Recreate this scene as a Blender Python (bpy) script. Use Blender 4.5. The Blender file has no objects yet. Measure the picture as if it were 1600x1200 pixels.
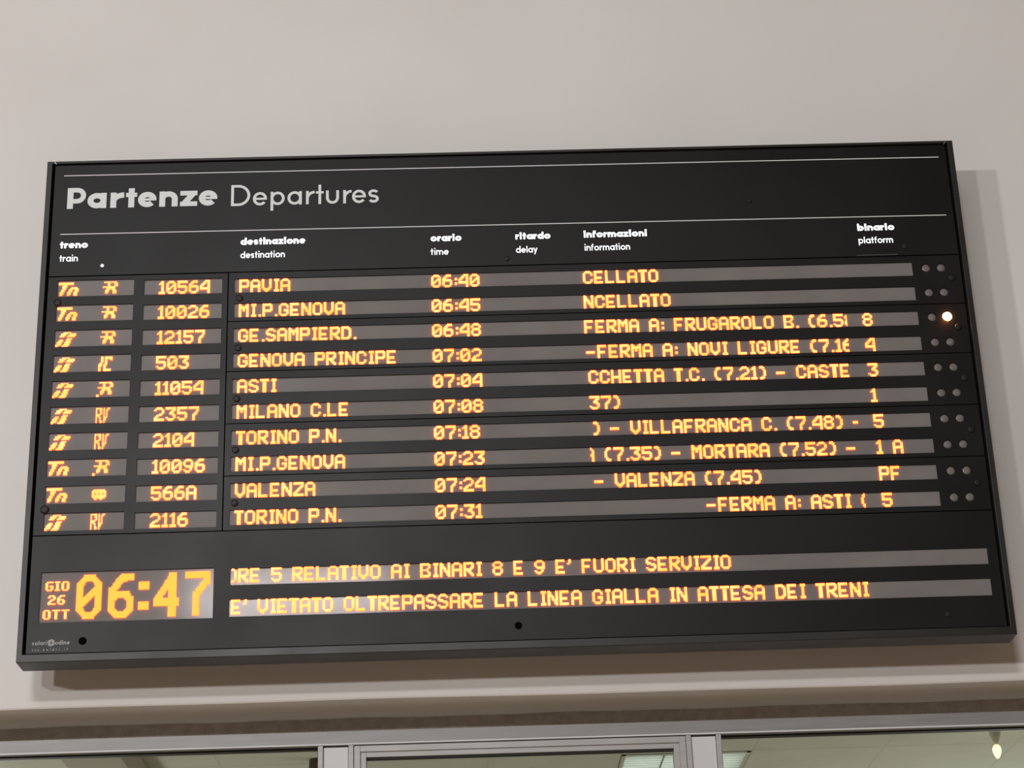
import bpy, bmesh, math, random
from mathutils import Matrix, Vector
random.seed(7)
S = bpy.context.scene
COL = S.collection
FLOOR = 0.0
ZB = 3.0                      # height of the board's lower edge above the hall floor

# ------------------------------------------------------------------ camera
cam_d = bpy.data.cameras.new('camera')
cam = bpy.data.objects.new('camera', cam_d); COL.objects.link(cam)
yaw, pit, rol, fpx = 0.0234327, 0.3947976, -0.0350146, 3166.33
fw = Vector((math.sin(yaw)*math.cos(pit), math.cos(yaw)*math.cos(pit), math.sin(pit)))
r0 = Vector((math.cos(yaw), -math.sin(yaw), 0.0)); u0 = r0.cross(fw)
rr = math.cos(rol)*r0 + math.sin(rol)*u0
uu = -math.sin(rol)*r0 + math.cos(rol)*u0
M3 = Matrix((rr, uu, -fw)).transposed()
cam.matrix_world = Matrix.Translation((1.185359, -5.114887, ZB-1.388785)) @ M3.to_4x4()
cam_d.sensor_width = 36.0
cam_d.lens = fpx/1600*36.0
cam_d.clip_start = 0.05; cam_d.clip_end = 200
S.camera = cam

# ------------------------------------------------------------------ world, exposure
S.view_settings.view_transform = 'Standard'
S.view_settings.look = 'None'
S.view_settings.exposure = -0.06
S.view_settings.gamma = 1.0
S.view_settings.use_curve_mapping = False
wd = bpy.data.worlds.new('hall_air'); S.world = wd; wd.use_nodes = True
bg = wd.node_tree.nodes['Background']
bg.inputs['Color'].default_value = (1.0, 0.72, 0.50, 1)
bg.inputs['Strength'].default_value = 0.095

# ------------------------------------------------------------------ hall lamps and an added haze light (behind the camera, hung high)
def lamp(name, loc, target, sx, sy, power, col=(1, .96, .92)):
    d = bpy.data.lights.new(name, 'AREA'); d.shape = 'RECTANGLE'; d.size = sx; d.size_y = sy
    d.energy = power; d.color = col
    o = bpy.data.objects.new(name, d); COL.objects.link(o)
    o.location = loc
    o.rotation_euler = (Vector(target)-Vector(loc)).to_track_quat('-Z', 'Y').to_euler()
    return o
def down(loc): return (loc[0], loc[1], loc[2]-1)
C1, C2, D = (-2.71, -8.82, ZB+1.50), (-5.68, -8.82, ZB+1.50), (-.42, -11.8, ZB+3.73)
lamp('hall_lamp', C1, (1.0, .1, ZB), .45, .30, 125, (1, .97, .95))
lamp('hall_lamp', C2, (1.0, .1, ZB), .45, .30, 235, (1, .97, .955))
lamp('haze_fill', (-1.9, -11.9, ZB+6.4), (.4, 0, ZB+1.0), 3.6, 3.2, 150, (.93, .96, 1.0))  # added light, not a known window: gives the panel's left side its haze
lamp('hall_lamp', D, (-1.2, -5, ZB-3), 1.75, .5, 380, (1, .97, .96))

# ------------------------------------------------------------------ helpers
def mat(name, base=(.5, .5, .5), rough=.5, metal=0.0, spec=.5, coat=0.0, coat_rough=.05, emit=None, estr=0.0):
    m = bpy.data.materials.new(name); m.use_nodes = True
    b = m.node_tree.nodes['Principled BSDF']
    b.inputs['Base Color'].default_value = (*base, 1)
    b.inputs['Roughness'].default_value = rough
    b.inputs['Metallic'].default_value = metal
    b.inputs['Specular IOR Level'].default_value = spec
    b.inputs['Coat Weight'].default_value = coat
    b.inputs['Coat Roughness'].default_value = coat_rough
    if emit:
        b.inputs['Emission Color'].default_value = (*emit, 1)
        b.inputs['Emission Strength'].default_value = estr
    return m

def noisy(m, scale, c1, c2, detail=4, rough=None, bump=0.0, bscale=None, stretch=(1, 1, 1)):
    """mix two colours by a noise (wear, dust); optional roughness range and bump"""
    nt = m.node_tree; N = nt.nodes; L = nt.links; b = N['Principled BSDF']
    tc = N.new('ShaderNodeTexCoord'); mp = N.new('ShaderNodeMapping')
    mp.inputs['Scale'].default_value = stretch
    L.new(tc.outputs['Object'], mp.inputs['Vector'])
    nz = N.new('ShaderNodeTexNoise'); nz.inputs['Scale'].default_value = scale
    nz.inputs['Detail'].default_value = detail
    L.new(mp.outputs['Vector'], nz.inputs['Vector'])
    cr = N.new('ShaderNodeValToRGB')
    cr.color_ramp.elements[0].position = .32; cr.color_ramp.elements[0].color = (*c1, 1)
    cr.color_ramp.elements[1].position = .68; cr.color_ramp.elements[1].color = (*c2, 1)
    L.new(nz.outputs['Fac'], cr.inputs['Fac']); L.new(cr.outputs['Color'], b.inputs['Base Color'])
    if rough:
        mr = N.new('ShaderNodeMapRange')
        mr.inputs['To Min'].default_value = rough[0]; mr.inputs['To Max'].default_value = rough[1]
        mr.inputs['From Min'].default_value = .3; mr.inputs['From Max'].default_value = .7
        L.new(nz.outputs['Fac'], mr.inputs['Value']); L.new(mr.outputs['Result'], b.inputs['Roughness'])
    if bump:
        n2 = N.new('ShaderNodeTexNoise'); n2.inputs['Scale'].default_value = bscale or scale*6
        n2.inputs['Detail'].default_value = 5
        L.new(mp.outputs['Vector'], n2.inputs['Vector'])
        bp = N.new('ShaderNodeBump'); bp.inputs['Strength'].default_value = bump
        bp.inputs['Distance'].default_value = .01
        L.new(n2.outputs['Fac'], bp.inputs['Height']); L.new(bp.outputs['Normal'], b.inputs['Normal'])
    return m

M = {}
M['plaster'] = noisy(mat('wall_plaster', rough=.85, spec=.2), 1.4, (.80, .785, .768), (.85, .836, .82), bump=.10, bscale=9)
M['mortar'] = noisy(mat('rough_mortar', rough=.95, spec=.1), 40, (.52, .45, .39), (.64, .57, .50), bump=.5, bscale=160)
M['floor'] = noisy(mat('floor_stone', rough=.35), 2.0, (.42, .315, .22), (.50, .38, .265))
M['panel'] = noisy(mat('black_panel_paint', rough=.42, spec=.29), 3.0, (.005, .0048, .005), (.008, .0078, .008), rough=(.40, .48))
M['frame'] = noisy(mat('black_frame_paint', rough=.4, spec=.4), 4.0, (.018, .018, .017), (.026, .025, .024), rough=(.34, .46))
M['frame_inner'] = mat('black_gap', (.004, .004, .004), .7, spec=.2)
M['face'] = noisy(mat('grey_display_cover', rough=.10, spec=.06), 6.0, (.215, .202, .196), (.250, .236, .228))
M['print'] = mat('grey_print', (.84, .90, .91), .6, spec=.3)
M['line'] = mat('white_line_print', (.9, .9, .93), .5)
M['logo'] = mat('logo_print', (.42, .42, .42), .6)
M['faint'] = mat('faint_line_print', (.10, .10, .11), .6)
M['backlit'] = mat('backlit_lettering', (.8, .8, .8), .5, emit=(.90, .93, 1.0), estr=1.5)
M['screw'] = mat('black_screw', (.012, .012, .012), .5, spec=.35)
M['hole'] = mat('open_hole', (.002, .002, .002), .9, spec=.05)
M['steel'] = mat('steel_screw', (.55, .54, .52), .35, metal=1.0)
M['lens'] = noisy(mat('unlit_lens', rough=.5, coat=.3), 90, (.17, .155, .145), (.21, .19, .18))
M['lens_on'] = mat('lit_lens', (.8, .5, .2), .4, emit=(1.0, .30, .07), estr=110.0)
M['alu'] = noisy(mat('satin_aluminium', rough=.42, metal=.1, spec=.3), 8, (.27, .27, .27), (.31, .31, .31), rough=(.36, .48), stretch=(1, 1, 12))
M['alu_sash'] = noisy(mat('pale_aluminium', rough=.45, metal=.1, spec=.4), 8, (.40, .395, .395), (.46, .455, .45), stretch=(1, 1, 12))
M['alu_white'] = noisy(mat('white_panel_infill', rough=.5, spec=.4), 6, (.66, .67, .69), (.72, .73, .75))
M['gasket'] = mat('black_gasket', (.01, .01, .01), .6)
M['tile'] = noisy(mat('ceiling_tile', rough=.95, spec=.1), 5, (.57, .595, .535), (.62, .64, .58))
M['tbar'] = mat('ceiling_grid_bar', (.54, .555, .475), .8)
M['beam'] = mat('bulkhead_paint', (.44, .41, .36), .8)
M['reflector'] = mat('louvre_metal', (.75, .78, .76), .3, metal=.6)
M['tube_glow'] = mat('lamp_diffuser', (.8, .8, .8), .5, emit=(.95, 1.0, .95), estr=1.15)
M['warm_bulb'] = mat('glowing_bulb', (.9, .8, .6), .3, emit=(1.0, .66, .22), estr=4.0)
M['brown'] = mat('brown_metal', (.10, .075, .05), .5)

def led_material():
    m = bpy.data.materials.new('amber_led'); m.use_nodes = True
    nt = m.node_tree; N = nt.nodes; L = nt.links; b = N['Principled BSDF']
    b.inputs['Base Color'].default_value = (.5, .22, .05, 1); b.inputs['Roughness'].default_value = .4
    tc = N.new('ShaderNodeTexCoord')
    nz = N.new('ShaderNodeTexNoise'); nz.inputs['Scale'].default_value = 30; nz.inputs['Detail'].default_value = 2
    L.new(tc.outputs['Object'], nz.inputs['Vector'])
    cr = N.new('ShaderNodeValToRGB')
    cr.color_ramp.elements[0].position = .35; cr.color_ramp.elements[0].color = (1.0, .21, .042, 1)
    cr.color_ramp.elements[1].position = .62; cr.color_ramp.elements[1].color = (1.0, .35, .115, 1)
    L.new(nz.outputs['Fac'], cr.inputs['Fac'])
    L.new(cr.outputs['Color'], b.inputs['Emission Color'])
    b.inputs['Emission Strength'].default_value = 5.0
    return m
M['led'] = led_material()
M['led_side'] = mat('amber_led_body', (.4, .12, .02), .4, emit=(1.0, .058, .003), estr=7.0)
M['led_clock'] = mat('amber_led_clock', (.4, .2, .03), .4, emit=(1.0, .42, .035), estr=1.7)

def glass_material():
    m = bpy.data.materials.new('window_glass'); m.use_nodes = True
    nt = m.node_tree; N = nt.nodes; L = nt.links
    for n in list(N):
        if n.type != 'OUTPUT_MATERIAL': N.remove(n)
    out = [n for n in N if n.type == 'OUTPUT_MATERIAL'][0]
    tr = N.new('ShaderNodeBsdfTransparent'); tr.inputs['Color'].default_value = (.93, .96, .93, 1)
    gl = N.new('ShaderNodeBsdfGlossy'); gl.inputs['Roughness'].default_value = .02
    gl.inputs['Color'].default_value = (1, 1, 1, 1)
    fr = N.new('ShaderNodeFresnel'); fr.inputs['IOR'].default_value = 1.35
    mx = N.new('ShaderNodeMixShader')
    L.new(fr.outputs['Fac'], mx.inputs['Fac']); L.new(tr.outputs[0], mx.inputs[1]); L.new(gl.outputs[0], mx.inputs[2])
    L.new(mx.outputs[0], out.inputs['Surface'])
    return m
M['glass'] = glass_material()

def obj(name, bm, m, parent=None, loc=(0, 0, 0), smooth=False, bevel=0.0, recalc=True):
    if recalc: bmesh.ops.recalc_face_normals(bm, faces=bm.faces)
    me = bpy.data.meshes.new(name); bm.to_mesh(me); bm.free()
    me.materials.append(m)
    if m.name.startswith('amber_led'): me.materials.append(M['led_side'])
    if smooth:
        for p in me.polygons: p.use_smooth = True
    o = bpy.data.objects.new(name, me); COL.objects.link(o)
    o.location = loc
    if parent: o.parent = parent
    if bevel:
        md = o.modifiers.new('bevel', 'BEVEL'); md.width = bevel; md.segments = 2; md.limit_method = 'ANGLE'
    return o
def struct(o): o['kind'] = 'structure'; return o
def box(bm, x0, x1, y0, y1, z0, z1):
    v = [bm.verts.new(p) for p in ((x0,y0,z0),(x1,y0,z0),(x1,y1,z0),(x0,y1,z0),(x0,y0,z1),(x1,y0,z1),(x1,y1,z1),(x0,y1,z1))]
    for f in ((0,3,2,1),(4,5,6,7),(0,1,5,4),(1,2,6,5),(2,3,7,6),(3,0,4,7)): bm.faces.new([v[i] for i in f])
def quad(bm, *p): return bm.faces.new([bm.verts.new(q) for q in p])
def extrude_profile(bm, prof, x0, x1):
    a = [bm.verts.new((x0, y, z)) for y, z in prof]; b = [bm.verts.new((x1, y, z)) for y, z in prof]
    n = len(prof)
    for i in range(n): bm.faces.new((a[i], a[(i+1) % n], b[(i+1) % n], b[i]))
    bm.faces.new(a[::-1]); bm.faces.new(b)
def lathe_y(bm, prof, cx, cz, n=20):
    """profile [(radius, y)] turned around the y axis"""
    rings = []
    for r, y in prof:
        if r < 1e-6: rings.append([bm.verts.new((cx, y, cz))])
        else: rings.append([bm.verts.new((cx+r*math.cos(2*math.pi*i/n), y, cz+r*math.sin(2*math.pi*i/n))) for i in range(n)])
    for a, b in zip(rings, rings[1:]):
        for i in range(n):
            j = (i+1) % n
            q = [a[i % len(a)], a[j % len(a)], b[j % len(b)], b[i % len(b)]]
            u = []
            for v in q:
                if v not in u: u.append(v)
            if len(u) > 2: bm.faces.new(u)
def lathe_z(bm, prof, cx, cy, n=20):
    rings = []
    for r, z in prof:
        if r < 1e-6: rings.append([bm.verts.new((cx, cy, z))])
        else: rings.append([bm.verts.new((cx+r*math.cos(2*math.pi*i/n), cy+r*math.sin(2*math.pi*i/n), z)) for i in range(n)])
    for a, b in zip(rings, rings[1:]):
        for i in range(n):
            j = (i+1) % n
            q = [a[i % len(a)], a[j % len(a)], b[j % len(b)], b[i % len(b)]]
            u = []
            for v in q:
                if v not in u: u.append(v)
            if len(u) > 2: bm.faces.new(u)

# ------------------------------------------------------------------ the setting
YW, YF, ZE, ZL = .183, .390, -.0780, -.1400
YG = .27                      # front of the glazing
bm = bmesh.new()
XS = [-7 + i*.25 for i in range(69)]
def edge_profile(x):
    a = .0016*math.sin(x*2.3)+.0010*math.sin(x*7.1+1); b = .0012*math.sin(x*9.7)+.0008*math.sin(x*23.0)
    return [(YW, 3.2), (YW, ZE+a+.004), (YW+.003, ZE+a), (YF, ZE+b-.001), (YF+.01, ZE+.02), (.52, ZE+.02), (.52, 3.2)]
prev = None
XS = [-7 + i*.06 for i in range(284)]
for x in XS:
    cur = [bm.verts.new((x, y, z)) for y, z in edge_profile(x)]
    if prev:
        n = len(cur)
        for i in range(n): bm.faces.new((prev[i], prev[(i+1) % n], cur[(i+1) % n], cur[i]))
    else: bm.faces.new(cur[::-1])
    prev = cur
bm.faces.new(prev)
struct(obj('wall_back', bm, M['plaster'], loc=(0, 0, ZB)))
bm = bmesh.new(); box(bm, -7, -2.6, YW, .52, -ZB, ZE+.001)
struct(obj('wall_left', bm, M['plaster'], loc=(0, 0, ZB)))
bm = bmesh.new(); box(bm, 5.2, 9.98, YW, .52, -ZB, ZE+.001)
struct(obj('wall_right', bm, M['plaster'], loc=(0, 0, ZB)))
bm = bmesh.new(); box(bm, -2.6, 5.2, YF+.001, YF+.018, -.150, ZE+.015)
struct(obj('trim_1', bm, M['mortar'], loc=(0, 0, ZB)))
bm = bmesh.new(); box(bm, -30, 30, -30, 14, -.1, 0)
struct(obj('floor', bm, M['floor']))

# aluminium glazed screen under the lintel
HB, ZH = -.1815, -.1418
bm = bmesh.new()
extrude_profile(bm, [(YG-.004, ZH), (YG-.004, HB+.006), (YG-.010, HB+.005), (YG-.010, HB), (YG+.06, HB), (YG+.06, ZH)], -2.6, 5.2)
win = struct(obj('window_1', bm, M['alu'], loc=(0, 0, ZB), bevel=.001))
bm = bmesh.new(); box(bm, -2.6, 5.2, YG-.0125, YG-.0095, HB+.0004, HB+.0045)
obj('lit_lip', bm, M['alu_white'], win)  # whiter colour paints the light caught along the head's lower lip
def mullion(x0, x1, infill):
    bm = bmesh.new()
    for a, b in ((x0, x0+.0135), (x1-.0135, x1)): box(bm, a, b, YG-.010, YG+.06, -ZB, HB-.0002)
    o = obj('mullion', bm, M['alu_sash'], win, bevel=.001)
    bm = bmesh.new(); box(bm, x0+.0145, x1-.0145, YG-.004, YG+.05, -ZB+.01, HB-.004)
    obj('infill_panel', bm, M['alu_white'], o, bevel=.0015)
mullion(.7590, .8538, True); mullion(1.7445, 1.8390, True)
for x0, x1 in ((-2.6, .759), (1.8390, 5.2)):
    bm = bmesh.new(); box(bm, x0, x1, YG+.022, YG+.030, -ZB+.002, HB-.004)
    p = obj('glass_pane', bm, M['glass'], win)
    bm = bmesh.new(); box(bm, x0, x1, YG+.012, YG+.034, HB-.0042, HB-.0002)
    obj('gasket', bm, M['gasket'], p)
    bm = bmesh.new(); e = x1-.003 if x1 < 1 else x0
    box(bm, e, e+.003, YG+.012, YG+.034, -ZB+.002, HB-.0043)
    obj('gasket', bm, M['gasket'], p)
# door leaf in the middle bay
bm = bmesh.new()
D0, D1, DT = .8548, 1.7435, HB-.0015
box(bm, D0, D0+.017, YG-.006, YG+.045, -ZB+.006, DT); box(bm, D1-.017, D1, YG-.006, YG+.045, -ZB+.006, DT)
box(bm, D0+.017, D1-.017, YG-.006, YG+.045, DT-.017, DT)
box(bm, D0+.017, D0+.0325, YG-.001, YG+.04, -ZB+.006, DT-.017); box(bm, D1-.0325, D1-.017, YG-.001, YG+.04, -ZB+.006, DT-.017)
box(bm, D0+.0325, D1-.0325, YG-.001, YG+.04, DT-.031, DT-.017)
box(bm, D0+.0325, D1-.0325, YG-.001, YG+.04, -ZB+.006, -ZB+.12)
door = struct(obj('door_1', bm, M['alu_sash'], loc=(0, 0, ZB), bevel=.001))
bm = bmesh.new(); box(bm, D0+.0325, D1-.0325, YG+.016, YG+.024, -ZB+.12, DT-.031)
obj('glass_pane', bm, M['glass'], door)
bm = bmesh.new(); box(bm, D0+.0325, D1-.0325, YG+.006, YG+.03, DT-.0345, DT-.0312)
obj('gasket', bm, M['gasket'], door)

# room behind the glass: tiled ceiling with recessed light
ZC = .62
GX, GY, G = 1.845, 4.19, .615
bm = bmesh.new()
for i in range(-8, 9):
    for j in range(-6, 14):
        if i == 0 and j in (0, 1): continue
        x, y = GX+i*G, GY+j*G
        box(bm, x+.004, x+G-.004, y+.004, y+G-.004, ZC, ZC+.03)
struct(obj('ceiling', bm, M['tile'], loc=(0, 0, ZB)))
bm = bmesh.new()
for i in range(-8, 10): box(bm, GX+i*G-.0045, GX+i*G+.0045, GY-6*G, GY+14*G, ZC-.0006, ZC+.02)
for j in range(-6, 15): box(bm, GX-8*G, GX+9*G, GY+j*G-.0045, GY+j*G+.0045, ZC-.0004, ZC+.021)
struct(obj('trim_2', bm, M['tbar'], loc=(0, 0, ZB)))
bm = bmesh.new(); box(bm, -4, 8, GY+14*G, GY+14*G+.2, -ZB, ZC+.1)
struct(obj('wall_far', bm, M['tile'], loc=(0, 0, ZB)))
bm = bmesh.new(); box(bm, -.578, -.323, 2.0, 9.0, ZC-.12, ZC-.004)
struct(obj('trim_3', bm, M['beam'], loc=(0, 0, ZB), bevel=.004))

for nm, x in (('wall_west', -3.1), ('wall_east', 7.4)):
    bm = bmesh.new(); box(bm, x-.1, x+.1, .52, GY+14*G, -ZB, ZC-.001)
    struct(obj(nm, bm, M['plaster'], loc=(0, 0, ZB)))

cl = bpy.data.objects.new('ceiling_light', None); COL.objects.link(cl)
cl.location = (GX+G/2, GY+G, ZB+ZC)
cl['label'] = 'square louvred fluorescent light set in the tiled ceiling seen through the glass door'
cl['category'] = 'light'
w, l = G/2-.008, G-.008
bm = bmesh.new()
for a in ((-w, -w+.018, -l, l), (w-.018, w, -l, l), (-w, w, -l, -l+.016), (-w, w, l-.016, l)): box(bm, a[0], a[1], a[2], a[3], -.004, .07)
obj('housing', bm, M['tbar'], cl)
bm = bmesh.new(); box(bm, -w+.018, w-.018, -l+.016, l-.016, .045, .055)
obj('diffuser', bm, M['tube_glow'], cl)
bm = bmesh.new()
for k in range(22):
    y = -l+.05+k*(2*l-.08)/22; box(bm, -w+.018, w-.018, y, y+.005, 0, .018)
for k in (-1, 1): box(bm, k*w/3-.004, k*w/3+.004, -l+.016, l-.016, 0, .018)
obj('louvre', bm, M['reflector'], cl)

lb = bpy.data.objects.new('light_bulb', None); COL.objects.link(lb)
lb.location = (3.525, 3.93, ZB+ZC-.0006)
lb['label'] = 'small glowing warm bulb hanging below the ceiling behind the right glass'; lb['category'] = 'light bulb'
bm = bmesh.new(); lathe_z(bm, [(0, 0), (.026, 0), (.024, -.020), (.012, -.050), (.011, -.066), (0, -.066)], 0, 0); obj('socket', bm, M['tile'], lb, smooth=True)
bm = bmesh.new(); lathe_z(bm, [(.010, -.064), (.018, -.076), (.0195, -.088), (.016, -.104), (.009, -.120), (0, -.128)], 0, 0)
obj('bulb', bm, M['warm_bulb'], lb, smooth=True)

sp = bpy.data.objects.new('ceiling_speaker', None); COL.objects.link(sp)
sp.location = (.445, 4.1, ZB+ZC-.003)
sp['label'] = 'small dark brown fitting on the ceiling seen through the left glass'; sp['category'] = 'ceiling fitting'
bm = bmesh.new(); lathe_z(bm, [(0, 0), (.03, 0), (.032, -.05), (.022, -.075), (0, -.08)], 0, 0); obj('body', bm, M['brown'], sp, smooth=True)

def point(name, loc, power, col):
    d = bpy.data.lights.new(name, 'POINT'); d.energy = power; d.color = col; d.shadow_soft_size = .25
    o = bpy.data.objects.new(name, d); COL.objects.link(o); o.location = loc
point('room_fill', (-1.4, 5.2, ZB-1.3), 74, (1, .985, .93))  # unseen fill lights, added to brighten the ceiling of the back room
point('room_fill', (4.2, 5.2, ZB-1.3), 74, (1, .985, .93))

# ------------------------------------------------------------------ departure board
B = bpy.data.objects.new('departure_board', None); COL.objects.link(B); B.location = (0, 0, ZB)
B['label'] = 'large black railway departure board with amber text on the pale wall above the glass door'
B['category'] = 'departure board'
BW, BH, BD = 2.6, 1.4688, .0875
YP = .008            # panel fronts
YFACE = .0125        # display covers, behind the panel cut-outs

# outer frame: lip, sides, back
bm = bmesh.new()
LI, LT = .0150, 1.4612        # lip inner edges
o4 = [(0, 0), (BW, 0), (BW, BH), (0, BH)]
i4 = [(LI, .0215), (BW-LI, .0215), (BW-LI, LT), (LI, LT)]
for k in range(4):
    a, b = o4[k], o4[(k+1) % 4]; c, d = i4[(k+1) % 4], i4[k]
    quad(bm, (a[0], 0, a[1]), (b[0], 0, b[1]), (c[0], 0, c[1]), (d[0], 0, d[1]))
    quad(bm, (a[0], 0, a[1]), (b[0], 0, b[1]), (b[0], BD, b[1]), (a[0], BD, a[1]))
    quad(bm, (d[0], 0, d[1]), (c[0], 0, c[1]), (c[0], .035, c[1]), (d[0], .035, d[1]))
quad(bm, *[(x, BD, z) for x, z in o4])
quad(bm, *[(x, .035, z) for x, z in i4])
bmesh.ops.remove_doubles(bm, verts=bm.verts, dist=1e-5)
frame = obj('frame', bm, M['frame'], B, bevel=.0012)
bm = bmesh.new(); quad(bm, *[(x, .0345, z) for x, z in ((LI+.0003, .0218), (BW-LI-.0003, .0218), (BW-LI-.0003, LT-.0003), (LI+.0003, LT-.0003))])
obj('back_tray', bm, M['frame_inner'], frame)
for x in (.45, 2.05):
    bm = bmesh.new(); box(bm, x, x+.12, BD, YW+.001, .35, 1.15)
    obj('wall_bracket', bm, M['frame'], B)
for pts in (((.0208, 1.4677), (.0258, 1.4593)), ((2.5798, 1.4684), (2.5738, 1.4559))):
    bm = bmesh.new(); (x0, z0), (x1, z1) = pts
    v = [(x0-.0010, z0), (x0+.0010, z0), (x1+.0010, z1), (x1-.0010, z1)]
    a = [bm.verts.new((x, -.0006, z)) for x, z in v]; b = [bm.verts.new((x, .006, z)) for x, z in v]
    bm.faces.new(a)
    for k in range(4): bm.faces.new((a[k], a[(k+1) % 4], b[(k+1) % 4], b[k]))
    obj('corner_glint', bm, M['steel'], frame)  # bright sliver stands in for the highlight at the frame corner

def panel(name, x0, x1, z0, z1, zones, mname='panel', depth=.012):
    """front sheet with rectangular and round cut-outs; zones = [(xa, xb, rects, circles)]"""
    bm = bmesh.new(); ya, yb = YP, YP+depth
    def Q(a, b, c, d): quad(bm, (a, ya, c), (b, ya, c), (b, ya, d), (a, ya, d))
    for xa, xb, rects, circ in zones:
        holes = [(r, None) for r in rects] + [((c[0]-c[2]*1.25, c[0]+c[2]*1.25, c[1]-c[2]*1.25, c[1]+c[2]*1.25), c) for c in circ]
        zs = sorted({z0, z1} | {h[0][2] for h in holes} | {h[0][3] for h in holes})
        for za, zb in zip(zs, zs[1:]):
            zm = (za+zb)/2
            hs = sorted([h for h in holes if h[0][2] < zm < h[0][3]], key=lambda h: h[0][0])
            x = xa
            for h, c in hs:
                if h[0] > x+1e-6: Q(x, h[0], za, zb)
                x = h[1]
            if x < xb-1e-6: Q(x, xb, za, zb)
        for (a, b, c, d), ci in holes:
            if ci is None:
                quad(bm, (a, ya, c), (b, ya, c), (b, yb, c), (a, yb, c)); quad(bm, (a, ya, d), (b, ya, d), (b, yb, d), (a, yb, d))
                quad(bm, (a, ya, c), (a, ya, d), (a, yb, d), (a, yb, c)); quad(bm, (b, ya, c), (b, ya, d), (b, yb, d), (b, yb, c))
            else:
                n = 32; cx, cz, r = ci; hw = (b-a)/2
                C = []; Sq = []
                for k in range(n):
                    t = 2*math.pi*(k+.0)/n; cs, sn = math.cos(t), math.sin(t); m_ = max(abs(cs), abs(sn))
                    C.append((cx+r*cs, cz+r*sn)); Sq.append((cx+hw*cs/m_, cz+hw*sn/m_))
                for k in range(n):
                    j = (k+1) % n
                    quad(bm, (C[k][0], ya, C[k][1]), (C[j][0], ya, C[j][1]), (Sq[j][0], ya, Sq[j][1]), (Sq[k][0], ya, Sq[k][1]))
                    quad(bm, (C[k][0], ya, C[k][1]), (C[j][0], ya, C[j][1]), (C[j][0], yb, C[j][1]), (C[k][0], yb, C[k][1]))
    for a, b in (((x0, z0), (x1, z0)), ((x1, z0), (x1, z1)), ((x1, z1), (x0, z1)), ((x0, z1), (x0, z0))):
        quad(bm, (a[0], ya, a[1]), (b[0], ya, b[1]), (b[0], yb+.01, b[1]), (a[0], yb+.01, a[1]))
    for f in bm.faces:
        f.normal_update()
    # make the sheet face the hall
    for f in bm.faces:
        if abs(f.normal.y) > .9 and f.normal.y > 0: f.normal_flip()
    return obj(name, bm, M[mname], B, recalc=False)

PX0, PX1 = .0222, 2.5778
SPLIT = .5228
header = panel('header_panel', PX0, PX1, 1.1085, 1.4590, [(PX0, PX1, [], [])])
footer_win = [(.0500, .5030, .1070, .2440), (.5462, 2.5515, .1950, .2405), (.5450, 2.5505, .1090, .1560)]
def ftr():
    return panel('footer_panel', PX0, PX1, .0250, .3440, [(PX0, .52, [footer_win[0]], []), (.52, PX1, footer_win[1:], [])])
footer = ftr()
ROW = .0760
def zt(k): return 1.0448-.0763*k           # train-side window sill of row k
def zd(k): return 1.0442-.0759*k           # destination-side window sill of row k
tw = []
for k in range(10):
    tw += [(.0480, .2607, zt(k), zt(k)+.0500), (.2885, .5062, zt(k)-.0008, zt(k)+.0455)]
train_panel = panel('train_panel', PX0, SPLIT-.0016, .3470, 1.1050, [(PX0, .275, [t for t in tw if t[0] < .2], []), (.275, SPLIT-.0016, [t for t in tw if t[0] > .2], [])])
seams = [1.1065, .9555, .8050, .6510, .5002, .3455]
LAMPX = (2.4812, 2.5237)
row_panels = []
for p in range(5):
    ks = (2*p, 2*p+1)
    row_panels.append(panel('row_panel', SPLIT+.0016, PX1, seams[p+1]+.0013, seams[p]-.0013,
        [(SPLIT+.0016, 2.455, [(.5400, 2.4430, zd(k), zd(k)+.0425) for k in ks], []),
         (2.455, PX1, [], [(x, zd(k)+.0238, .0128) for k in ks for x in LAMPX])]))

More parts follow.
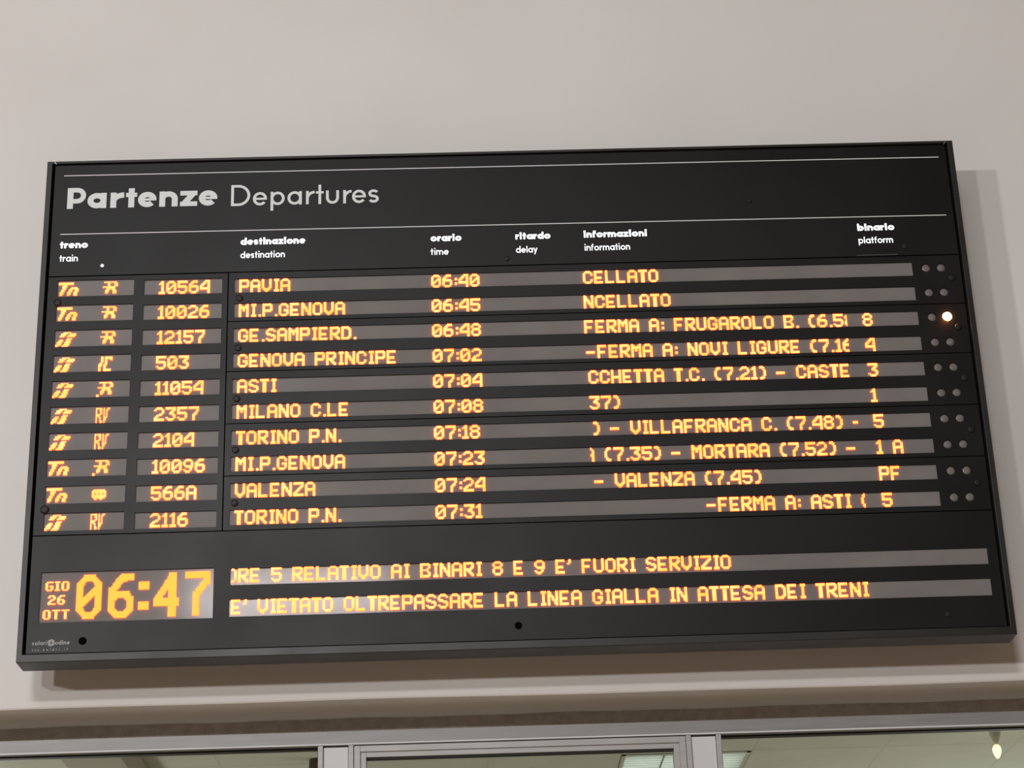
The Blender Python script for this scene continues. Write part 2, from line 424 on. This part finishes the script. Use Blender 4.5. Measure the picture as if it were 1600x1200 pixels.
# ------------------------------------------------------------------ LED lettering
U = .00347
F = {
'A': "..####..|.######.|##....##|##....##|##....##|########|########|##....##|##....##|##....##|##....##",
'B': "#######.|########|##....##|##....##|##...##.|######..|##...##.|##....##|##....##|########|#######.",
'C': "..####..|.######.|##....##|##....##|##......|##......|##......|##....##|##....##|.######.|..####..",
'D': "######..|#######.|##...###|##....##|##....##|##....##|##....##|##....##|##...###|#######.|######..",
'E': "#######.|#######.|##......|##......|##......|######..|######..|##......|##......|#######.|#######.",
'F': "#######.|#######.|##......|##......|##......|######..|######..|##......|##......|##......|##......",
'G': "..####..|.######.|##....##|##....##|##......|##..####|##..####|##....##|##....##|.######.|..####..",
'H': "##....##|##....##|##....##|##....##|##....##|########|########|##....##|##....##|##....##|##....##",
'I': ".####|.####|..##.|..##.|..##.|..##.|..##.|..##.|..##.|.####|.####",
'L': "##......|##......|##......|##......|##......|##......|##......|##......|##......|#######.|#######.",
'M': "##....##|###..###|########|########|##.##.##|##.##.##|##....##|##....##|##....##|##....##|##....##",
'N': "##....##|###...##|###...##|####..##|#####.##|##.##.##|##.#####|##..####|##...###|##...###|##....##",
'O': "..####..|.######.|##....##|##....##|##....##|##....##|##....##|##....##|##....##|.######.|..####..",
'P': "#######.|########|##....##|##....##|##....##|########|#######.|##......|##......|##......|##......",
'R': "#######.|########|##....##|##....##|##...###|#######.|######..|##.###..|##..###.|##...###|##....##",
'S': "..####..|.######.|##....##|##......|####....|.######.|....####|......##|##....##|.######.|..####..",
'T': "#######|#######|..###..|..###..|..###..|..###..|..###..|..###..|..###..|..###..|..###..",
'U': "##....##|##....##|##....##|##....##|##....##|##....##|##....##|##....##|##....##|.######.|..####..",
'V': "##....##|##....##|##....##|##....##|##....##|##....##|##....##|###..###|.######.|..####..|...##...",
'Z': "########|########|......##|.....###|....###.|...###..|..###...|.###....|###.....|########|########",
'0': "..####..|.######.|##....##|##...###|##..####|##.##.##|####..##|###...##|##....##|.######.|..####..",
'1': "..##.|.###.|####.|..##.|..##.|..##.|..##.|..##.|..##.|#####|#####",
'2': "..####..|.######.|##....##|......##|......##|....###.|..####..|.###....|###.....|########|########",
'3': "########|########|.....###|....###.|...###..|...####.|.....###|......##|##....##|.######.|..####..",
'4': "....####|...#####|..###.##|.###..##|###...##|##....##|########|########|......##|......##|......##",
'5': "########|########|##......|##......|#######.|########|......##|......##|##....##|.######.|..####..",
'6': "...####.|..#####.|.###....|###.....|#######.|########|##....##|##....##|##....##|.######.|..####..",
'7': "########|########|......##|......##|.....##.|....###.|...###..|...##...|...##...|...##...|...##...",
'8': "..####..|.######.|##....##|##....##|.######.|.######.|##....##|##....##|##....##|.######.|..####..",
'9': "..####..|.######.|##....##|##....##|##....##|.#######|..######|.....##.|##...##.|.#####..|..###...",
'.': "...|...|...|...|...|...|...|...|...|.##|.##",
':': "...|...|...|.##|.##|...|...|.##|.##|...|...",
'-': "........|........|........|........|.......|#######.|#######.|........|........|........|........",
'(': "..###.|.####.|.##...|##....|##....|##....|##....|##....|.##...|.####.|..###.",
')': ".###..|.####.|...##.|....##|....##|....##|....##|....##|...##.|.####.|.###..",
"'": ".##|.##|.##|##.|...|...|...|...|...|...|...",
' ': "......|......|......|......|......|......|......|......|......|......|......",
}
F = {k: v.split('|') for k, v in F.items()}
ICON = {
'tn': "############....|############....|...####.........|...####.........|...###....#####.|...###...#######|..###...###..###|..###...###..###|.###...###..###.|.###...###..###.|.##....##...###.|................",
'fs': "......######....|....#####..#####|....####..######|...####..######.|................|.........####...|...###..####....|..####..####....|.####..#####....|.####..####.....|####..#####.....|##...#####......",
'reg': ".##########.|....##...###|....##....##|....##...###|##########..|...#######..|...###.###..|..###...###.|..###...###.|..##....###.|............|............",
'dotreg': "..##########.|.....##...###|.....##....##|.....##...###|.##########..|....#######..|....###.###..|...###...###.|...###...###.|...##....###.|##...........|##...........",
'ic': "..##.######|..##.######|..##.##..##|..##.##....|..##.##....|.##..##....|###.###....|###.##.....|##..##.....|##..##.....|##..######.|##..######.",
'rv': "#####.#..##|#..##.#.##.|#..##.#.#..|#...#.#.#..|#..##.#.#..|####..#.#..|###...#.#..|#.##..###..|#..#..##...|#..#..##...|#..##.#....|#..##.#....",
'bus': "...........|...........|.#########.|###########|###########|##.##.##.##|###########|###########|.#########.|..##..##...|...........|...........",
}
ICON = {k: v.split('|') for k, v in ICON.items()}

V = 1.05                     # the matrix is a little taller than wide
def dot(bm, x, z):
    h, t, y0, y1 = .00173, .00115, YFACE-.0001, YFACE-.0026
    a = [bm.verts.new((x+dx*h, y0, z+dz*h*V)) for dx, dz in ((-1,-1),(1,-1),(1,1),(-1,1))]
    b = [bm.verts.new((x+dx*t, y1, z+dz*t*V)) for dx, dz in ((-1,-1),(1,-1),(1,1),(-1,1))]
    bm.faces.new(b)
    for k in range(4): bm.faces.new((a[k], a[(k+1) % 4], b[(k+1) % 4], b[k])).material_index = 1
def bitmap(bm, rows, x, z, clip=None, u=U):
    n = len(rows)
    for j, r in enumerate(rows):
        for i, c in enumerate(r):
            if c == '#':
                px = x+(i+.5)*u
                if clip and not (clip[0] <= px <= clip[1]): continue
                dot(bm, px, z+(n-1-j+.5)*u*V)
def led_text(name, text, x, z, parent, clip=None, u=U):
    bm = bmesh.new()
    for ch in text+' ':
        if ch == ' ':
            if len(bm.verts): obj(name, bm, M['led'], parent); bm = bmesh.new()
        g = F[ch]; bitmap(bm, g, x, z, clip, u); x += (max(len(r) for r in g)+1)*u
def led_icon(name, key, x, z, parent):
    bm = bmesh.new(); bitmap(bm, ICON[key], x, z); return obj(name, bm, M['led'], parent)

def face(name, x0, x1, z0, z1):
    bm = bmesh.new(); box(bm, x0, x1, YFACE, YFACE+.010, z0, z1)
    return obj(name, bm, M['face'], B)

ROWS = [
('tn', 'reg', '10564', 'PAVIA', '06:40', 'CELLATO', 1.5145, ''),
('tn', 'reg', '10026', 'MI.P.GENOVA', '06:45', 'NCELLATO', 1.5132, ''),
('fs', 'reg', '12157', 'GE.SAMPIERD.', '06:48', 'FERMA A: FRUGAROLO B. (6.58', 1.5112, '8'),
('fs', 'ic', '503', 'GENOVA PRINCIPE', '07:02', '-FERMA A: NOVI LIGURE (7.16', 1.5130, '4'),
('fs', 'dotreg', '11054', 'ASTI', '07:04', 'CCHETTA T.C. (7.21) - CASTE', 1.5158, '3'),
('fs', 'rv', '2357', 'MILANO C.LE', '07:08', '37)', 1.5155, '1'),
('fs', 'rv', '2104', 'TORINO P.N.', '07:18', ') - VILLAFRANCA C. (7.48) -', 1.5190, '5'),
('tn', 'dotreg', '10096', 'MI.P.GENOVA', '07:23', 'A (7.35) - MORTARA (7.52) -', 1.4935, '1 A'),
('tn', 'bus', '566A', 'VALENZA', '07:24', '- VALENZA (7.45)', 1.5172, 'PF'),
('fs', 'rv', '2116', 'TORINO P.N.', '07:31', '-FERMA A: ASTI (', 1.8148, '5'),
]
for k, (op, kind, num, dest, tm, info, ix, plat) in enumerate(ROWS):
    z12 = 1.0452-.0761*k
    f1 = face('train_type_display', .0470, .2617, zt(k)-.001, zt(k)+.051)
    led_icon('operator_icon', op, .0508, z12, f1)
    led_icon('category_icon', kind, .1735 if kind == 'reg' else (.1700 if kind == 'dotreg' else .1718), z12, f1)
    f2 = face('train_number_display', .2875, .5072, zt(k)-.0018, zt(k)+.0465)
    led_text('train_number', num, .3295, 1.0462-.0761*k, f2)
    f3 = face('destination_display', .5390, 2.4440, zd(k)-.001, zd(k)+.0435)
    zr = 1.0450-.0758*k
    led_text('destination_text', dest, .5535, zr, f3)
    led_text('time_text', tm, 1.0893, zr, f3)
    led_text('information_text', info, ix, zr, f3, clip=(1.5120, 2.2425))
    if plat: led_text('platform_text', plat, 2.2868, zr, f3)
    for q, x in enumerate(LAMPX):
        lit = (k == 2 and q == 1)
        bm = bmesh.new(); cz = zd(k)+.0238
        r = .0126; y = YFACE
        if lit: lathe_y(bm, [(r, y+.006), (r, y-.004), (r*.85, y-.0085), (r*.5, y-.0115), (0, y-.0125)], x, cz, 28)
        else: lathe_y(bm, [(r, y+.006), (r, y), (r*.6, y-.0012), (0, y-.0018)], x, cz, 28)
        o = obj('indicator_lamp', bm, M['lens_on' if lit else 'lens'], B, smooth=True)
        if lit: o['label'] = 'lit orange indicator lamp'

for nm, z0, z1, zx, text, x in (('message_display', .1940, .2415, .2018, 'ORE 5 RELATIVO AI BINARI 8 E 9 E\' FUORI SERVIZIO', .7092-50*U),
                     ('message_display', .1080, .1570, .1158, "E' VIETATO OLTREPASSARE LA LINEA GIALLA IN ATTESA DEI TRENI", .5497)):
    f = face(nm, .5445, 2.5525, z0, z1)
    led_text('message_text', text, x, zx, f, clip=(.5490, 2.55))

# clock
fc = face('clock_display', .0490, .5040, .1060, .2450)
def seg_raster(shapes, W=19, H=33, t=2.75):
    """thick polylines on a dot grid; z up"""
    rows = [['.']*W for _ in range(H)]
    for pts in shapes:
        for (ax, az), (bx, bz) in zip(pts, pts[1:]):
            for j in range(H):
                for i in range(W):
                    px, pz = i+.5, H-j-.5
                    dx, dz = bx-ax, bz-az; L2 = dx*dx+dz*dz
                    s = max(0, min(1, ((px-ax)*dx+(pz-az)*dz)/L2)) if L2 else 0
                    qx, qz = px-(ax+s*dx), pz-(az+s*dz)
                    lim = t
                    if abs(dx) < 1e-6 or abs(dz) < 1e-6:
                        ok = abs(qx) <= lim and abs(qz) <= lim
                    else: ok = (qx*qx+qz*qz) <= lim*lim
                    if ok: rows[j][i] = '#'
    return [''.join(r) for r in rows]
t = 2.6
oct0 = [(t+4, t), (14.4, t), (16.4, t+5), (16.4, 33-t-5), (12.4, 33-t), (t+4, 33-t), (t, 33-t-5), (t, t+5), (t+4, t)]
def chamfer(rows, c):
    H, W = len(rows), len(rows[0]); out = []
    for j, r in enumerate(rows):
        s = ''
        for i, ch in enumerate(r):
            cut = min(i, W-1-i)+min(j, H-1-j)*.9 < c
            s += '.' if cut else ch
        out.append(s)
    return out
D0_ = chamfer(seg_raster([[(6, t), (13, t), (16.4, 7), (16.4, 26), (13, 33-t), (6, 33-t), (t, 26), (t, 7), (6, t)], [(5, 12), (14, 21)]]), 5)
D6_ = seg_raster([[(6, t), (13, t), (16.4, 6), (16.4, 13.5), (13, 17.5), (6.5, 17.5), (t, 13.5), (t, 6), (6, t)], [(t, 13), (t, 20), (10, 30), (16.8, 30.4)]])
D6_ = [r if j < 24 else ''.join('.' if min(i, 18-i)+(32-j)*.9 < 4.5 else ch for i, ch in enumerate(r)) for j, r in enumerate(D6_)]
D4_ = seg_raster([[(14, t), (14, 30.4)], [(t, 11), (16.4, 11)], [(14, 30.4), (2.4, 12.5)]], t=2.5)
D7_ = seg_raster([[(t, 30.4), (16.4, 30.4), (16.4, 26), (8.2, 15), (8.2, t)]], t=2.6)
CL_ = ['........']*6+['########']*6+['........']*9+['########']*6+['........']*6
bm = bmesh.new()
for rows, x, z in ((D0_, .1447, .1142), (D6_, .2282, .1142), (CL_, .3068, .1142-.001), (D4_, .3468, .1142), (D7_, .4282, .1152)):
    bitmap(bm, rows, x, z+.001)
obj('clock_digits', bm, M['led_clock'], fc)
F5 = {'G': ".#####|##....|##....|##.###|##..##|##..##|.####.", 'I': "####|.##.|.##.|.##.|.##.|.##.|####",
      'O': ".####.|##..##|##..##|##..##|##..##|##..##|.####.", '2': ".####.|##..##|....##|..###.|.##...|##....|######",
      '6': "..####|.##...|##....|#####.|##..##|##..##|.####.", 'T': "######|..##..|..##..|..##..|..##..|..##..|..##.."}
for s, x, z in (('GIO', .0628, .1935), ('26', .0708, .1560), ('OTT', .0595, .1165)):
    bm = bmesh.new()
    for ch in s:
        g = F5[ch].split('|'); bitmap(bm, g, x, z); x += (len(g[0])+1)*U
    obj('date_text', bm, M['led'], fc)

# ------------------------------------------------------------------ printed and backlit lettering
def ribbon(bm, pts, w, closed=False, y0=YP+.0002):
    ribbon.n = (ribbon.n+1) % 9; y1 = YP-.0006-.00007*ribbon.n
    pts = [Vector(p) for p in pts]; n = len(pts); L = []; R = []
    for i, p in enumerate(pts):
        if closed: a, b = pts[i-1], pts[(i+1) % n]
        else: a, b = pts[max(0, i-1)], pts[min(n-1, i+1)]
        d1 = (p-a).normalized() if (p-a).length > 1e-9 else None
        d2 = (b-p).normalized() if (b-p).length > 1e-9 else None
        d1 = d1 or d2; d2 = d2 or d1
        n1 = Vector((-d1.y, d1.x)); n2 = Vector((-d2.y, d2.x)); m_ = n1+n2
        if m_.length < 1e-6: m_ = n1
        m_.normalize(); k = 1/max(.45, m_.dot(n1))
        L.append(p+m_*w/2*k); R.append(p-m_*w/2*k)
    rng = range(n) if closed else range(n-1)
    for i in rng:
        j = (i+1) % n
        q = [L[i], L[j], R[j], R[i]]
        a = [bm.verts.new((v.x, y1, v.y)) for v in q]; b = [bm.verts.new((v.x, y0, v.y)) for v in q]
        bm.faces.new(a)
        for s in range(4): bm.faces.new((a[s], a[(s+1) % 4], b[(s+1) % 4], b[s]))
ribbon.n = 0
def arc(cx, cz, rx, rz, a0, a1, n=26):
    return [(cx+rx*math.cos(math.radians(a0+(a1-a0)*i/n)), cz+rz*math.sin(math.radians(a0+(a1-a0)*i/n))) for i in range(n+1)]
def glyph(bm, ch, x0, x1, zb, xh, cap, w):
    """geometric sans letter drawn with strokes of weight w in the box x0..x1"""
    h = w/2; W = x1-x0; l, r = x0+h, x1-h; b, t = zb+h, zb+xh-h; cx, cz = (x0+x1)/2, zb+xh/2
    rx, rz = (r-l)/2, (t-b)/2; wt = w*.86 if w > xh*.2 else w
    def st(x, z0, z1): ribbon(bm, [(x, z0), (x, z1)], w)
    def el(): ribbon(bm, arc(cx, cz, rx, rz, 0, 360, 40)[:-1], w, True)
    if ch == 'o': el()
    elif ch == 'a': el(); st(r, zb, zb+xh)
    elif ch == 'd': el(); st(r, zb, zb+cap)
    elif ch == 'b': el(); st(l, zb, zb+cap)
    elif ch == 'p': el(); st(l, zb-.42*xh, zb+xh)
    elif ch == 'e':
        hv = xh*.5 > w*1.6; ribbon(bm, arc(cx, cz, rx, rz, 0, 322 if hv else 318, 40), w); ribbon(bm, [(x0+h*.6, cz), (x1-h*.05, cz)], wt*(.85 if hv else .5))
    elif ch in 'nr':
        st(l, zb, zb+xh)
        if ch == 'n':
            ar = min(rz, rx*1.1); ribbon(bm, arc(cx, t-ar, rx, ar, 180, 0, 20)+[(r, zb)], w)
        else:
            ribbon(bm, arc(x1, t-(xh-w)*.62, x1-l, (xh-w)*.62, 180, 90, 12), w)
    elif ch == 'm':
        st(l, zb, zb+xh); m1 = (l+r)/2
        for a, c in ((l, m1), (m1, r)):
            q = (c-a)/2; ar = min(rz, q*1.2); ribbon(bm, arc((a+c)/2, t-ar, q, ar, 180, 0, 16)+[(c, zb)], w)
    elif ch == 'u':
        ar = min(rz, rx*1.1); ribbon(bm, [(l, zb+xh)]+arc(cx, b+ar, rx, ar, 180, 360, 20)+[(r, zb+xh)], w)
    elif ch == 't': st(cx, zb, zb+cap*.92); ribbon(bm, [(x0, zb+xh-wt/2-.03*xh), (x1, zb+xh-wt/2-.03*xh)], wt*.9)
    elif ch == 'f':
        ribbon(bm, [(x0+W*.36, zb)]+[(x0+W*.36, zb+cap*.75)]+arc(x1, zb+cap*.70, W*.64-h*.2, cap*.3-h, 180, 95, 10), w)
        ribbon(bm, [(x0, zb+xh-wt/2-.03*xh), (x1, zb+xh-wt/2-.03*xh)], wt*.9)
    elif ch == 'i': st(cx, zb, zb+xh); ribbon(bm, [(cx, zb+cap-w*1.05), (cx, zb+cap)], w*1.1)
    elif ch == 'l': st(cx, zb, zb+cap)
    elif ch == 's':
        q = (t-b)/4
        ribbon(bm, arc(cx, t-q, rx, q, 25, 270, 18)[:-1]+arc(cx, b+q, rx, q, 90, -155, 18), w)
    elif ch == 'z':
        ribbon(bm, [(x0, zb+xh-wt/2), (x1, zb+xh-wt/2)], wt); ribbon(bm, [(x0, zb+wt/2), (x1, zb+wt/2)], wt)
        k = w*.62; ribbon(bm, [(x1-k, zb+xh-wt*.5), (x0+k, zb+wt*.5)], w)
    elif ch == 'y': ribbon(bm, [(l, zb+xh), (cx, zb+w*.3)], w); ribbon(bm, [(r, zb+xh), (l+rx*.35, zb-.42*xh)], w)
    elif ch == 'w': ribbon(bm, [(l, zb+xh), (l+rx*.5, zb), (cx, zb+xh), (r-rx*.5, zb), (r, zb+xh)], w*.9)
    elif ch == '.': ribbon(bm, [(cx, zb), (cx, zb+w*1.1)], w*1.1)
    elif ch == 'P':
        st(l, zb, zb+cap); T_ = zb+cap-wt/2; mz = zb+cap*.36; q = (T_-mz)/2
        ribbon(bm, [(x0+h, T_)]+arc(x1-h-q, T_-q, q, q, 90, -90, 20)+[(x0+h, mz)], wt)
    elif ch == 'D':
        st(l, zb, zb+cap); q = (cap-w)/2
        ribbon(bm, [(x0, zb+cap-h)]+arc(x1-h-W*.55, zb+cap/2, W*.55, q, 90, -90, 28)+[(x0, zb+h)], w)
WID = dict(a=1.0, b=1.0, d=1.0, e=.98, f=.52, i=.30, l=.26, m=1.42, n=.86, o=1.02, p=1.0, r=.54, s=.70, t=.56, u=.86, y=.86, z=.78, w=1.3)
WID['.'] = .3; WID[' '] = .5
def word(bm, s, x0, x1, zb, xh, cap, w, gap=.16, bold=0.0):
    ws = [WID[c]+bold for c in s]; tot = sum(ws)+gap*(len(s)-1); k = (x1-x0)/tot; x = x0
    for c, a in zip(s, ws): glyph(bm, c, x, x+a*k, zb, xh, cap, w); x += (a+gap)*k

q = .4253/1443
bm = bmesh.new()
for c, a, b in (('P', 65, 247), ('a', 260, 442), ('r', 480, 610), ('t', 628, 735), ('e', 745, 922), ('n', 950, 1127), ('z', 1150, 1315), ('e', 1330, 1508)):
    glyph(bm, c, .0612+(a-65)*q, .0612+(b-65)*q, 1.3190, .0485, .0665, .0168)
obj('title_lettering', bm, M['print'], header)
q = .4195/1420
bm = bmesh.new()
for c, a, b in (('D', 70, 253), ('e', 280, 415), ('p', 450, 585), ('a', 612, 750), ('r', 790, 872), ('t', 885, 960), ('u', 982, 1107), ('r', 1148, 1228), ('e', 1233, 1367), ('s', 1390, 1490)):
    glyph(bm, c, .5254+(a-70)*q, .5254+(b-70)*q, 1.3155, .0425, .0670, .0078)
obj('title_lettering', bm, M['print'], header)
for z0, z1, xa, xb in ((1.4256, 1.4196, .0482, 2.5561), (1.2386, 1.2322, .0472, 2.5568)):
    bm = bmesh.new(); ribbon(bm, [(xa, z0), (xb, z1)], .0024); obj('rule_line', bm, M['line'], header)
bm = bmesh.new(); ribbon(bm, [(2.2899, 1.1110), (2.406, 1.1118)], .0018); obj('rule_line', bm, M['faint'], header)
HEAD = [('treno', .0481, .1261, 1.1950, 'train', .0490, .1000, 1.1535), ('destinazione', .5552, .7370, 1.1920, 'destination', .5555, .6798, 1.1505),
        ('orario', 1.0903, 1.1769, 1.1885, 'time', 1.0896, 1.1400, 1.1460), ('ritardo', 1.3296, 1.4282, 1.1882, 'delay', 1.3300, 1.3904, 1.1460),
        ('informazioni', 1.5224, 1.7018, 1.1885, 'information', 1.5232, 1.6515, 1.1475), ('binario', 2.2998, 2.4046, 1.1890, 'platform', 2.2994, 2.3967, 1.1490)]
for it, a, b, z, en, c, d, z2 in HEAD:
    bm = bmesh.new()
    word(bm, it, a, b, z, .0150, .0215, .0052, gap=.12, bold=.12)
    obj('column_heading', bm, M['backlit'], header)
    bm = bmesh.new(); word(bm, en, c, d, z2, .0138, .0205, .0026)
    obj('column_subheading', bm, M['backlit'], header)

# maker's mark in the lower left corner
bm = bmesh.new()
word(bm, 'solari', .0372, .0752, .0470, .0078, .0115, .0020, gap=.2)
obj('maker_name', bm, M['logo'], footer); bm = bmesh.new()
word(bm, 'udine', .0970, .1346, .0470, .0078, .0115, .0022, gap=.2)
obj('maker_name', bm, M['logo'], footer); bm = bmesh.new()
word(bm, 'www', .0378, .0570, .0310, .0052, .0075, .0010, gap=.75)
x = .0595
for c, wd_ in zip('.solari.it', (.002, .0042, .0048, .0018, .0046, .0030, .0018, .0018, .0018, .0030)):
    glyph(bm, c, x, x+wd_, .0312, .0050, .0078, .0011); x += wd_+.0047
obj('maker_address', bm, M['logo'], footer); bm = bmesh.new()
cx, cz = .0866, .0525
for k in range(4):
    a = 90*k+20
    p = [(cx+.0078*math.cos(math.radians(a)), cz+.0078*math.sin(math.radians(a)))] + arc(cx, cz, .0078, .0078, a+10, a+80, 6)
    ribbon(bm, p, .0034)
    ribbon(bm, [(cx+.0060*math.cos(math.radians(a)), cz+.0060*math.sin(math.radians(a))), (cx+.0042*math.cos(math.radians(a+80)), cz+.0042*math.sin(math.radians(a+80)))], .0026)
obj('maker_mark', bm, M['logo'], footer)

# ------------------------------------------------------------------ screws and plugs
def screw(parent, x, z, r=.0075, m='screw', hgt=.003, slot=True):
    bm = bmesh.new()
    lathe_y(bm, [(r, YP+.0005), (r, YP-hgt*.4), (r*.8, YP-hgt*.85), (r*.45, YP-hgt), (0, YP-hgt)], x, z, 16)
    if slot: box(bm, x-r*.6, x+r*.6, YP-hgt-.0004, YP-hgt*.7, z-r*.09, z+r*.09)
    obj('screw', bm, M[m], parent, smooth=False)
screw(header, .1698, 1.1380, .0072, 'steel'); screw(header, 1.3034, 1.1288, .0080)
screw(header, 2.0002, 1.2914, .0050); screw(header, 2.4290, 1.1372, .0085)
for x, z, p in ((2.5498, 1.0346, 0), (2.55, .8829, 1), (2.5497, .7294, 2), (2.5491, .5773, 3), (2.548, .4238, 4),
             (.5560, 1.0263, 0), (.5543, .8756, 1), (.5538, .724, 2), (.5535, .5747, 3), (.5540, .423, 4)):
    screw(row_panels[p], x, z, .0098, hgt=.005)
screw(train_panel, .0509, 1.0270, .0105, hgt=.005); screw(train_panel, .0496, .4190, .0118, hgt=.006)
bm = bmesh.new(); lathe_y(bm, [(.0105, YP+.001), (.0105, YP-.0006), (.0085, YP-.0006), (0, YP-.0006)], .1676, .0553, 24)
obj('lock_hole', bm, M['hole'], footer)
screw(footer, 1.3000, .0631, .0095, 'hole', hgt=.006); screw(footer, 2.4280, .0601, .0085)
